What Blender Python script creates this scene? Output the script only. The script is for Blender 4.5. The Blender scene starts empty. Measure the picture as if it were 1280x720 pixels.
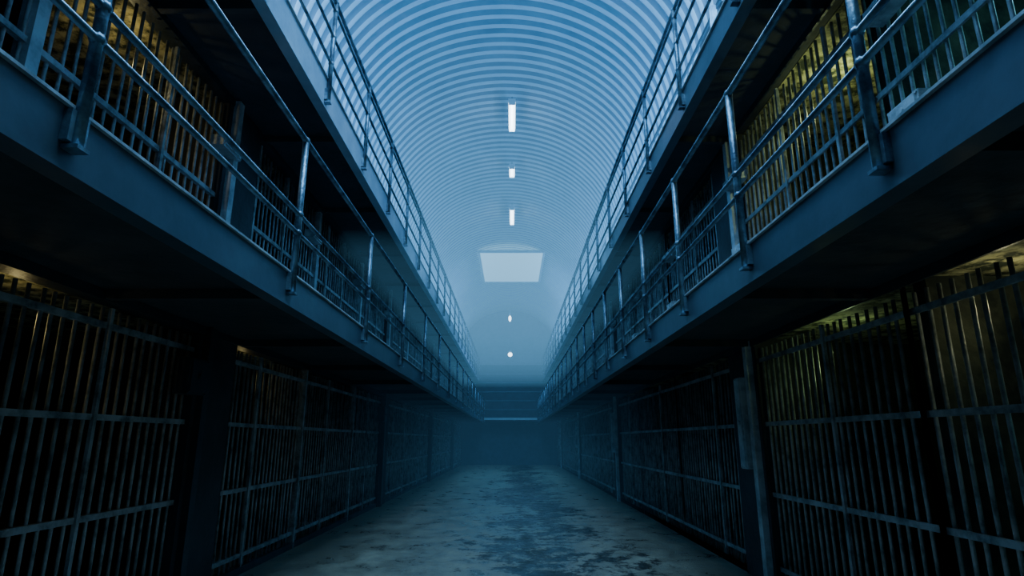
import bpy, bmesh, math, random
from mathutils import Vector, Matrix
random.seed(4)
H=1.33
# ---------------- materials ----------------
def mat(name, base, base2=None, scale=3.0, rough=0.6, metal=0.0, bump=0.0, stretch=(1,1,1), lo=.35, hi=.65, spec=.5, bscale=None, detail=8):
    m=bpy.data.materials.new(name); m.use_nodes=True
    nt=m.node_tree; b=nt.nodes['Principled BSDF']
    b.inputs['Roughness'].default_value=rough; b.inputs['Metallic'].default_value=metal
    b.inputs['Specular IOR Level'].default_value=spec
    b.inputs['Base Color'].default_value=(*base,1)
    tc=nt.nodes.new('ShaderNodeTexCoord'); mp=nt.nodes.new('ShaderNodeMapping')
    mp.inputs['Scale'].default_value=stretch
    nt.links.new(tc.outputs['Object'],mp.inputs['Vector'])
    if base2:
        n=nt.nodes.new('ShaderNodeTexNoise'); n.inputs['Scale'].default_value=scale; n.inputs['Detail'].default_value=detail; n.inputs['Roughness'].default_value=.65
        nt.links.new(mp.outputs[0],n.inputs['Vector'])
        r=nt.nodes.new('ShaderNodeValToRGB'); r.color_ramp.elements[0].position=lo; r.color_ramp.elements[1].position=hi
        r.color_ramp.elements[0].color=(*base,1); r.color_ramp.elements[1].color=(*base2,1)
        nt.links.new(n.outputs['Fac'],r.inputs['Fac']); nt.links.new(r.outputs[0],b.inputs['Base Color'])
    if bump:
        n2=nt.nodes.new('ShaderNodeTexNoise'); n2.inputs['Scale'].default_value=bscale or scale*6; n2.inputs['Detail'].default_value=6
        nt.links.new(mp.outputs[0],n2.inputs['Vector'])
        bp=nt.nodes.new('ShaderNodeBump'); bp.inputs['Strength'].default_value=bump; bp.inputs['Distance'].default_value=.02
        nt.links.new(n2.outputs['Fac'],bp.inputs['Height']); nt.links.new(bp.outputs[0],b.inputs['Normal'])
    return m
def emis(name,col,s):
    m=bpy.data.materials.new(name); m.use_nodes=True; nt=m.node_tree
    b=nt.nodes['Principled BSDF']; b.inputs['Base Color'].default_value=(.8,.8,.8,1)
    b.inputs['Emission Color'].default_value=(*col,1); b.inputs['Emission Strength'].default_value=s
    return m
M_bar=mat('painted_bar_steel',(.14,.17,.18),(.52,.57,.60),7,.38,.15,.3,lo=.36,hi=.6)
M_post=mat('worn_post_steel',(.30,.37,.42),(.66,.74,.78),5,.4,.1,.2,lo=.38,hi=.58)
M_rail=mat('rail_steel',(.07,.11,.16),(.28,.40,.50),6,.3,.5,.25,lo=.4,hi=.62)
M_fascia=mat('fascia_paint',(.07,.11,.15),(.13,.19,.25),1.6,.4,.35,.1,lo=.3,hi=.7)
M_fascia_lit=mat('gallery_fascia_lit',(.26,.42,.58),(.52,.68,.82),2.2,.42,.0,.2,lo=.3,hi=.7)  # brighter fascia copy; light from the vault put into the colour
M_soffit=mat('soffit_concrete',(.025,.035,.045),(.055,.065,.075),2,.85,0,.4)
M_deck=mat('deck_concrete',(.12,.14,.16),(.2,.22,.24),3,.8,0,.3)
M_pier=mat('pier_dark_paint',(.02,.025,.03),(.045,.055,.07),2,.6,0,.4)
M_cellwall=mat('cell_peeling_plaster',(.015,.022,.022),(.10,.11,.08),2.5,.9,0,.5,lo=.42,hi=.65)
M_cellceil=mat('cell_ceiling_plaster',(.02,.03,.02),(.55,.52,.30),7,.85,0,.5,lo=.44,hi=.6)
M_dark=mat('gunmetal',(.03,.045,.06),(.06,.08,.1),4,.45,.4,.2)
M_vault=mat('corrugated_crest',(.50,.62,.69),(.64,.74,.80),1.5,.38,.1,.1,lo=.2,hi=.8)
M_vshade=mat('corrugated_valley_shade',(.18,.26,.33),(.30,.39,.46),1.5,.6,.1,.1,lo=.2,hi=.8)  # rib shading put into the colour: valleys darker than crests
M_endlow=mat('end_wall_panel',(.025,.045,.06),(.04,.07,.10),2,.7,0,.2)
M_endhaze=mat('end_wall_haze_tone',(.20,.28,.35),(.28,.36,.43),1.2,.8,0,.2)  # hazy brightness put into the upper wall colour
M_tube=emis('lamp_tube_glow',(.72,.88,1.0),9)
M_sky=emis('skylight_glass',(.36,.74,.97),1.5)

def floor_mat():
    m=bpy.data.materials.new('stained_concrete_floor'); m.use_nodes=True; nt=m.node_tree; b=nt.nodes['Principled BSDF']
    tc=nt.nodes.new('ShaderNodeTexCoord')
    def noise(scale,st,detail=9,rough=.7,dist=0):
        mp=nt.nodes.new('ShaderNodeMapping'); mp.inputs['Scale'].default_value=st
        n=nt.nodes.new('ShaderNodeTexNoise'); n.inputs['Scale'].default_value=scale; n.inputs['Detail'].default_value=detail; n.inputs['Roughness'].default_value=rough; n.inputs['Distortion'].default_value=dist
        nt.links.new(tc.outputs['Object'],mp.inputs[0]); nt.links.new(mp.outputs[0],n.inputs['Vector']); return n
    def ramp(src,p0,c0,p1,c1):
        r=nt.nodes.new('ShaderNodeValToRGB'); r.color_ramp.elements[0].position=p0; r.color_ramp.elements[1].position=p1
        r.color_ramp.elements[0].color=(*c0,1); r.color_ramp.elements[1].color=(*c1,1); nt.links.new(src,r.inputs[0]); return r
    n1=noise(2.2,(1,.8,1),12,.8); base=ramp(n1.outputs['Fac'],.36,(.13,.125,.10),.62,(.40,.37,.27))
    n2=noise(4.0,(1,.9,1),15,.8,.1)
    n4=noise(.9,(1,.5,1),3,.5)
    sx=nt.nodes.new('ShaderNodeSeparateXYZ'); nt.links.new(tc.outputs['Object'],sx.inputs[0])
    a=nt.nodes.new('ShaderNodeMath'); a.operation='SUBTRACT'; a.inputs[1].default_value=.4; nt.links.new(sx.outputs['X'],a.inputs[0])
    ab=nt.nodes.new('ShaderNodeMath'); ab.operation='ABSOLUTE'; nt.links.new(a.outputs[0],ab.inputs[0])
    mr=nt.nodes.new('ShaderNodeMapRange'); mr.inputs[1].default_value=.3; mr.inputs[2].default_value=1.5; mr.inputs[3].default_value=.06; mr.inputs[4].default_value=-.12
    nt.links.new(ab.outputs[0],mr.inputs[0])
    ad=nt.nodes.new('ShaderNodeMath'); ad.operation='ADD'; nt.links.new(n2.outputs['Fac'],ad.inputs[0]); nt.links.new(mr.outputs[0],ad.inputs[1])
    m4=nt.nodes.new('ShaderNodeMath'); m4.operation='MULTIPLY_ADD'; m4.inputs[1].default_value=.5; nt.links.new(n4.outputs['Fac'],m4.inputs[0]); nt.links.new(ad.outputs[0],m4.inputs[2])
    st=ramp(m4.outputs[0],.75,(0,0,0),.79,(.95,.95,.95))
    mx=nt.nodes.new('ShaderNodeMixRGB'); nt.links.new(st.outputs[0],mx.inputs[0]); nt.links.new(base.outputs[0],mx.inputs[1]); mx.inputs[2].default_value=(.012,.012,.010,1)
    nt.links.new(mx.outputs[0],b.inputs['Base Color'])
    rr=ramp(n1.outputs['Fac'],.4,(.26,)*3,.6,(.6,)*3); nt.links.new(rr.outputs[0],b.inputs['Roughness'])
    b.inputs['Specular IOR Level'].default_value=.5
    bp=nt.nodes.new('ShaderNodeBump'); bp.inputs['Strength'].default_value=.6; bp.inputs['Distance'].default_value=.02
    n3=noise(12,(1,1,1)); nt.links.new(n3.outputs['Fac'],bp.inputs['Height']); nt.links.new(bp.outputs[0],b.inputs['Normal'])
    return m
M_floor=floor_mat()

# ---------------- mesh builder ----------------
class MB:
    def __init__(s): s.v=[];s.f=[];s.mi=[];s.sm=[];s.mats=[]
    def m(s,mt):
        if mt not in s.mats: s.mats.append(mt)
        return s.mats.index(mt)
    def box(s,x0,x1,y0,y1,z0,z1,mt):
        if x0>x1:x0,x1=x1,x0
        i=len(s.v); k=s.m(mt)
        s.v+=[(x,y,z) for z in(z0,z1) for y in(y0,y1) for x in(x0,x1)]
        for q in((0,2,3,1),(4,5,7,6),(0,1,5,4),(2,6,7,3),(0,4,6,2),(1,3,7,5)):
            s.f.append(tuple(i+a for a in q)); s.mi.append(k); s.sm.append(False)
    def cyl(s,p,q,r,mt,n=8):
        p=Vector(p);q=Vector(q);d=(q-p).normalized()
        u=d.cross(Vector((0,0,1)) if abs(d.z)<.9 else Vector((1,0,0))).normalized(); w=d.cross(u)
        i=len(s.v);k=s.m(mt)
        for c in(p,q):
            for a in range(n):
                t=2*math.pi*a/n; s.v.append(tuple(c+u*math.cos(t)*r+w*math.sin(t)*r))
        for a in range(n):
            b=(a+1)%n; s.f.append((i+a,i+b,i+n+b,i+n+a)); s.mi.append(k); s.sm.append(True)
        s.f.append(tuple(i+a for a in range(n-1,-1,-1))); s.f.append(tuple(i+n+a for a in range(n))); s.mi+=[k,k]; s.sm+=[False,False]
    def sph(s,c,r,mt,n=8,sz=1):
        i=len(s.v);k=s.m(mt)
        R=n//2
        for a in range(R+1):
            for b in range(n):
                t=math.pi*a/R; p=2*math.pi*b/n
                s.v.append((c[0]+r*math.sin(t)*math.cos(p),c[1]+r*math.sin(t)*math.sin(p),c[2]+sz*r*math.cos(t)))
        for a in range(R):
            for b in range(n):
                s.f.append((i+a*n+b,i+(a+1)*n+b,i+(a+1)*n+(b+1)%n,i+a*n+(b+1)%n)); s.mi.append(k); s.sm.append(True)
    def obj(s,name,recalc=False):
        me=bpy.data.meshes.new(name); me.from_pydata(s.v,[],s.f)
        for mt in s.mats: me.materials.append(mt)
        me.polygons.foreach_set('material_index',s.mi); me.polygons.foreach_set('use_smooth',s.sm); me.update()
        if recalc:
            bm=bmesh.new(); bm.from_mesh(me); bmesh.ops.recalc_face_normals(bm,faces=bm.faces); bm.to_mesh(me); bm.free()
        o=bpy.data.objects.new(name,me); bpy.context.scene.collection.objects.link(o)
        return o
Y0,Y1=-3.0,34.0
XL,XR=-2.83,2.50
DEPTH=1.9
Z2u,Z2t=2.32,2.47
Z3u,Z3t=4.61,4.76
ZS,ZP=6.35,8.72
XC=(XL+XR)/2+.08
# ---------------- shell ----------------
b=MB(); b.box(XL-DEPTH-.2,XR+DEPTH+.2,Y0-.2,Y1+.4,-.2,0,M_floor); b.obj('floor')
for nm,x0,x1 in(('wall_left',XL-DEPTH-.2,XL-DEPTH),('wall_right',XR+DEPTH,XR+DEPTH+.2)):
    b=MB(); b.box(x0,x1,Y0,Y1,0,ZS,M_cellwall); b.obj(nm)
b=MB(); b.box(XL-DEPTH-.2,XR+DEPTH+.2,Y0-.2,Y0,0,9,M_pier); b.obj('wall_back')
b=MB()
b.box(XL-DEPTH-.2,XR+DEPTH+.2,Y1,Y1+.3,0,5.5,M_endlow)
b.box(XL-DEPTH-.2,XR+DEPTH+.2,Y1,Y1+.3,5.5,9,M_endhaze)
for z in(2.95,3.45,3.95,4.45,4.95): b.box(XL,XR,Y1-.03,Y1,z,z+.05,M_fascia)
b.obj('wall_end')
def prof(t,inset=0):
    hw=(XR-XL)/2+.06-inset
    return (XC-.08+hw*math.cos(t), ZS+(ZP-ZS-inset)*math.sin(t))
b=MB(); NS=48; per=.25; sub=10; dy=per/sub
ny=int((Y1-Y0)/dy); k=b.m(M_vault); k2=b.m(M_vshade)
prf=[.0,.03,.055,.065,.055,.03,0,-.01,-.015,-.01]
for j in range(ny+1):
    y=Y0+j*dy; off=prf[j%sub]
    for i in range(NS+1):
        x,z=prof(math.pi*i/NS,off); b.v.append((x,y,z))
for j in range(ny):
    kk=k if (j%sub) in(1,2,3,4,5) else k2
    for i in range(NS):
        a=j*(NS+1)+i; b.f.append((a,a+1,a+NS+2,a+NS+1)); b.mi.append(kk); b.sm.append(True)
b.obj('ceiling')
def skylight(nm,y0,y1,hw,z):
    b=MB(); x0,x1=-.02-hw,-.02+hw
    b.box(x0,x1,y0,y1,z,z+.03,M_sky)
    for x in(x0,x1): b.box(x-.04,x+.04,y0-.04,y1+.04,z-.03,z+.06,M_vault)
    for y in(y0,y1): b.box(x0+.04,x1-.04,y-.04,y+.04,z-.03,z+.06,M_vault)
    b.obj(nm)
skylight('window_1',21.6,26.0,1.25,8.30)
skylight('added_fill_panel',-.5,5.5,1.25,8.30)  # unseen glowing panel added overhead to brighten the near rails and floor

# ---------------- cell fronts ----------------
def cell_front(side,z0,z1,ys_posts,piers,heights,tier):
    x=XL if side<0 else XR
    inn=side*-1
    b=MB()
    y=Y0+.06
    def inpier(y): return any(abs(y-p)<.36 for p in piers)
    while y<Y1-.1:
        if not inpier(y):
            j=random.uniform(-.012,.012); j2=random.uniform(-.008,.008)
            b.cyl((x+j2,y,z0),(x-j2,y+j,z1-.1),.0125,M_bar,6)
        y+=.105
    for h in heights:
        b.box(x-.012,x+.03*inn,Y0,Y1-.02,z0+h-.02,z0+h+.02,M_bar)
    b.box(x-.06,x+.08*inn,Y0,Y1-.02,z1-.07,z1-.004,M_dark)
    b.box(x-.05,x+.05*inn,Y0,Y1-.02,z0,z0+.07,M_dark)
    for yp in ys_posts:
        if yp in piers:
            b.box(x,x+side*.5,yp-.36,yp+.36,z0,z1-.003,M_pier)
            b.box(x,x+.07*inn,yp-.36,yp+.36,z0,z1-.003,M_pier)
            pm=M_post if (tier==2 or side>0) else M_dark
            b.box(x+.05*inn,x+.13*inn,yp-.30,yp-.21,z0,z1-.01,pm)
        else:
            hw=.045 if tier==2 else .028
            b.box(x-.05,x+.05*inn,yp-hw,yp+hw,z0,z1-.01,M_post if tier==2 else M_bar)
        d0=yp+.45
        for yy in((d0,d0+.85) if tier!=1 else (d0+.6,)):
            b.box(x+.02*inn,x+.045*inn,yy-.016,yy+.016,z0+.07,z1-.1,M_bar)
    b.obj('barred_cell_front')
    for yp in ys_posts:
        p=MB(); xx=x+side*.06; p.box(xx if yp not in piers else x+side*.5,x+side*DEPTH,yp-.06,yp+.06,z0,z1-.003,M_cellwall)
        parts.append(p)
parts=[]
pL=[.45+2.55*i for i in range(-1,14)]; pL=[p for p in pL if p<33.5 and p>Y0+.5]
pR=[.92+2.68*i for i in range(-1,14)]; pR=[p for p in pR if p<33.5 and p>Y0+.5]
pierL=[p for i,p in enumerate(pL) if (i-pL.index(min(pL,key=lambda q:abs(q-5.55))))%3==0]
pierR=[p for i,p in enumerate(pR) if (i-pR.index(min(pR,key=lambda q:abs(q-6.28))))%3==0]
for side,ps,pr in((-1,pL,pierL),(1,pR,pierR)):
    cell_front(side,0,Z2u,ps,pr,[.18,.83,1.48,2.10],1)
    cell_front(side,Z2t,Z3u,ps,pr,[.5,1.1,1.75],2)
    cell_front(side,Z3t,ZS,ps,pr,[.5,1.1],3)
b=MB()
for p in parts:
    o=len(b.v); b.v+=p.v; b.f+=[tuple(o+a for a in f) for f in p.f]; k=b.m(M_cellwall); b.mi+=[k]*len(p.f); b.sm+=p.sm
b.obj('wall_partitions')

def lock(side,yc,zc,w=.34,h=.28,mt=None):
    x=XL if side<0 else XR; inn=-side; mt=mt or M_dark
    b=MB()
    b.box(x+.05*inn,x+.17*inn,yc-w/2,yc+w/2,zc-h/2,zc+h/2,mt)
    b.box(x+.17*inn,x+.185*inn,yc-w/2+.02,yc+w/2-.02,zc-h/2+.02,zc+h/2-.02,mt)
    b.cyl((x+.18*inn,yc,zc),(x+.2*inn,yc,zc),.025,mt,12)
    for a in(-1,1):
        for c in(-1,1): b.cyl((x+.17*inn,yc+a*(w/2-.015),zc+c*(h/2-.015)),(x+.18*inn,yc+a*(w/2-.015),zc+c*(h/2-.015)),.009,mt,6)
    b.obj('cell_door_lock')
for p in pierL: 
    if p>1: lock(-1,p-.5,1.85,.3,.3)
for p in pierR:
    if p>1: lock(1,p-.1,1.5,.16,.9,M_post)
for side,ps in((-1,pL[2:7]),(1,pR[2:7])):
    for p in ps:
        lock(side,p-.42,Z2t+1.55,.36,.1,M_post); lock(side,p-.45,Z2t+.75,.28,.14,M_post)

# ---------------- walkways ----------------
def walkway(side,xe,zu,zt,low,mf,up=0):
    xw=XL-DEPTH if side<0 else XR+DEPTH
    inn=-side
    b=MB()
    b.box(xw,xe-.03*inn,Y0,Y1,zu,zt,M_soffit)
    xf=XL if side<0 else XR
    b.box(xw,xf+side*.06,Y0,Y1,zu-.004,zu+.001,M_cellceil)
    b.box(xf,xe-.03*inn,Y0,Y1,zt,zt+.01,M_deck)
    b.box(xe-.03*inn,xe,Y0,Y1-.02,zu-low,zt+up,mf)
    b.box(xe-.09*inn,xe+.012*inn,Y0,Y1-.02,zu-low-.012,zu-low,mf)
    b.box(xe-.03*inn,xe+.018*inn,Y0,Y1-.02,zt+up,zt+up+.012,M_post)
    y=Y0+.6
    while y<Y1:
        b.box(xf+.1*inn,xe-.09*inn,y-.03,y+.03,zu-.07,zu,M_soffit); y+=2.1
    b.obj('walkway')
def railing(xe,side,zt,ys,hs):
    inn=-side; b=MB(); x=xe+.03*inn
    for y in ys:
        b.cyl((x,y,zt-.14),(x,y,zt+hs[-1]),.023,M_rail,10)
        b.box(xe,xe+.03*inn,y-.045,y+.045,zt-.13,zt-.01,M_rail)
        b.sph((x,y,zt+hs[-1]),.03,M_rail)
        for h in hs[:-1]: b.sph((x,y,zt+h),.032,M_rail)
        b.box(x-.03,x+.03,y-.03,y+.03,zt-.155,zt-.14,M_rail)
    for i,h in enumerate(hs):
        b.cyl((x,Y0+.02,zt+h),(x,Y1-.05,zt+h),.021 if h==hs[-1] else .016,M_rail,10)
    b.obj('walkway_railing')
E2L,E2R,E3L,E3R=-1.57,1.43,-1.88,1.76
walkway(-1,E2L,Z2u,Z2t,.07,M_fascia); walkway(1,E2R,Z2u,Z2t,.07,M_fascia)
walkway(-1,E3L,Z3u,Z3t,.05,M_fascia_lit,.12); walkway(1,E3R,Z3u,Z3t,.05,M_fascia,.06)
def fr(a,s):
    r=[];y=a
    while y>Y0+.2: y-=s
    y+=s
    while y<Y1-.1: r.append(y); y+=s
    return r
railing(E2L,-1,Z2t,fr(1.9,2.12),[.30,.44,1.03])
railing(E2R,1,Z2t,fr(2.07,1.33),[.32,.46,1.03])
railing(E3L,-1,Z3t,fr(2.3,1.5),[.30,.62,.93,1.03])
railing(E3R,1,Z3t,fr(2.4,1.5),[.30,.62,.93,1.03])
b=MB(); b.box(E2L+.1,E2R-.1,Y1-1.1,Y1-.12,Z2u,Z2t,M_soffit); b.box(E2L+.06,E2R-.06,Y1-1.14,Y1-1.1,Z2u+.06,Z2t+.03,M_vault)
b.obj('cross_gallery')

# ---------------- ceiling lamps ----------------
def tube(y0,y1,z,top):
    b=MB()
    b.box(-.08,.08,y0,y1,z+.03,z+.10,M_vault)
    for x in(-.035,.035): b.cyl((x,y0+.04,z),(x,y1-.04,z),.03,M_tube,10)
    b.box(-.07,.07,y0,y0+.035,z-.035,z+.03,M_vault); b.box(-.07,.07,y1-.035,y1,z-.035,z+.03,M_vault)
    for y in(y0+.2,y1-.2): b.cyl((0,y,z+.1),(0,y,top),.008,M_dark,6)
    b.obj('fluorescent_lamp')
tube(11.3,12.5,8.33,8.6); tube(14.4,15.0,8.33,8.6); tube(17.3,18.7,8.33,8.6)
def pend(y,z,r,sz):
    b=MB(); b.cyl((-.1,y,z+r*sz+.1),(-.1,y,8.6),.006,M_vault,6); b.cyl((-.1,y,z+r*sz-.03),(-.1,y,z+r*sz+.12),r*.6,M_vault,12)
    b.sph((-.1,y,z),r,M_tube,12,sz); b.obj('pendant_lamp')
pend(28,7.0,.07,2.2); pend(31.5,5.75,.12,1)

# ---------------- lights ----------------
def area(name,loc,rot,sx,sy,e,col):
    l=bpy.data.lights.new(name,'AREA'); l.shape='RECTANGLE'; l.size=sx; l.size_y=sy; l.energy=e; l.color=col
    o=bpy.data.objects.new(name,l); o.location=loc; o.rotation_euler=rot; bpy.context.scene.collection.objects.link(o); return o
BL=(.15,.49,1.0)
area('added_vault_fill',(XL+.25,17,ZS-.5),(math.pi,math.radians(-18),0),.3,30,740,BL)  # pair of unseen lamps added at gallery level to brighten the vault
area('added_vault_fill',(XR-.25,17,ZS-.5),(math.pi,math.radians(18),0),.3,30,740,BL)
area('added_overhead_fill',(-.02,23.8,8.26),(0,0,0),2.2,4.2,260,BL)
area('added_overhead_fill',(-.02,2.5,8.26),(0,0,0),2.2,5.6,360,(.30,.62,1))  # fill light added below the unseen overhead panel
def pt(loc,e,col,r=.05):
    l=bpy.data.lights.new('cell_lamp','POINT'); l.energy=e; l.color=col; l.shadow_soft_size=r
    o=bpy.data.objects.new('cell_lamp',l); o.location=loc; bpy.context.scene.collection.objects.link(o)
W=(1,.78,.32)
pt((XL-.35,4.1,Z3u-.3),2.6,W,.03); pt((XR+.45,4.7,Z3u-.3),8,(.75,.9,.38),.03); pt((XR+.8,2.6,Z3u-.7),9,(.2,.7,.85))
pt((XL-.3,3.6,Z2u-.2),.6,W,.03); pt((XL-.3,6.8,Z2u-.2),.3,W,.03); pt((XR+.4,5.0,Z2u-.2),1.6,(.6,.9,.4),.03); pt((XR+.3,3.2,Z2u-.2),1.1,(.9,.85,.45),.03)
pt((XR+.8,2.3,1.6),2.2,(.2,.65,.75))

# ---------------- haze ----------------
def glow_haze(name,D,col,pr,y0,y1):
    hm=bpy.data.materials.new(name+'_air'); hm.use_nodes=True; nt=hm.node_tree; nt.nodes.clear()
    out=nt.nodes.new('ShaderNodeOutputMaterial'); ab=nt.nodes.new('ShaderNodeVolumeAbsorption'); em=nt.nodes.new('ShaderNodeEmission'); ad=nt.nodes.new('ShaderNodeAddShader')
    ab.inputs['Color'].default_value=(0,0,0,1); ab.inputs['Density'].default_value=D
    em.inputs['Color'].default_value=(*col,1); em.inputs['Strength'].default_value=D  # air glows by itself; stands in for scattered light
    nt.links.new(ab.outputs[0],ad.inputs[0]); nt.links.new(em.outputs[0],ad.inputs[1]); nt.links.new(ad.outputs[0],out.inputs['Volume'])
    b=MB(); k=b.m(hm); L=len(pr)
    for y in(y0,y1): b.v+=[(x,y,z) for x,z in pr]
    for i in range(L):
        j=(i+1)%L; b.f.append((i,j,L+j,L+i)); b.mi.append(k); b.sm.append(False)
    b.f.append(tuple(range(L-1,-1,-1))); b.f.append(tuple(range(L,2*L))); b.mi+=[k,k]; b.sm+=[False,False]
    b.obj(name,True)
N=20
glow_haze('glow_haze',.07,(.12,.38,.67),[(XR-.01,4.2)]+[prof(math.pi*i/N,.15) for i in range(N+1)]+[(XL+.01,4.2)],9.0,Y1-.15)
glow_haze('glow_haze',.006,(.07,.24,.48),[(XR-.1,.02),(XR-.1,4.19),(XL+.1,4.19),(XL+.1,.02)],10.0,Y1-.15)

w=bpy.data.worlds.new('World'); bpy.context.scene.world=w; w.use_nodes=True
w.node_tree.nodes['Background'].inputs[0].default_value=(.05,.12,.25,1); w.node_tree.nodes['Background'].inputs[1].default_value=.1

c=bpy.data.cameras.new('camera'); co=bpy.data.objects.new('camera',c); bpy.context.scene.collection.objects.link(co)
co.location=(0,0,H); co.rotation_euler=(math.radians(90+14.4),0,0); c.sensor_width=36; c.lens=740/1280*36; c.clip_start=.05
bpy.context.scene.camera=co
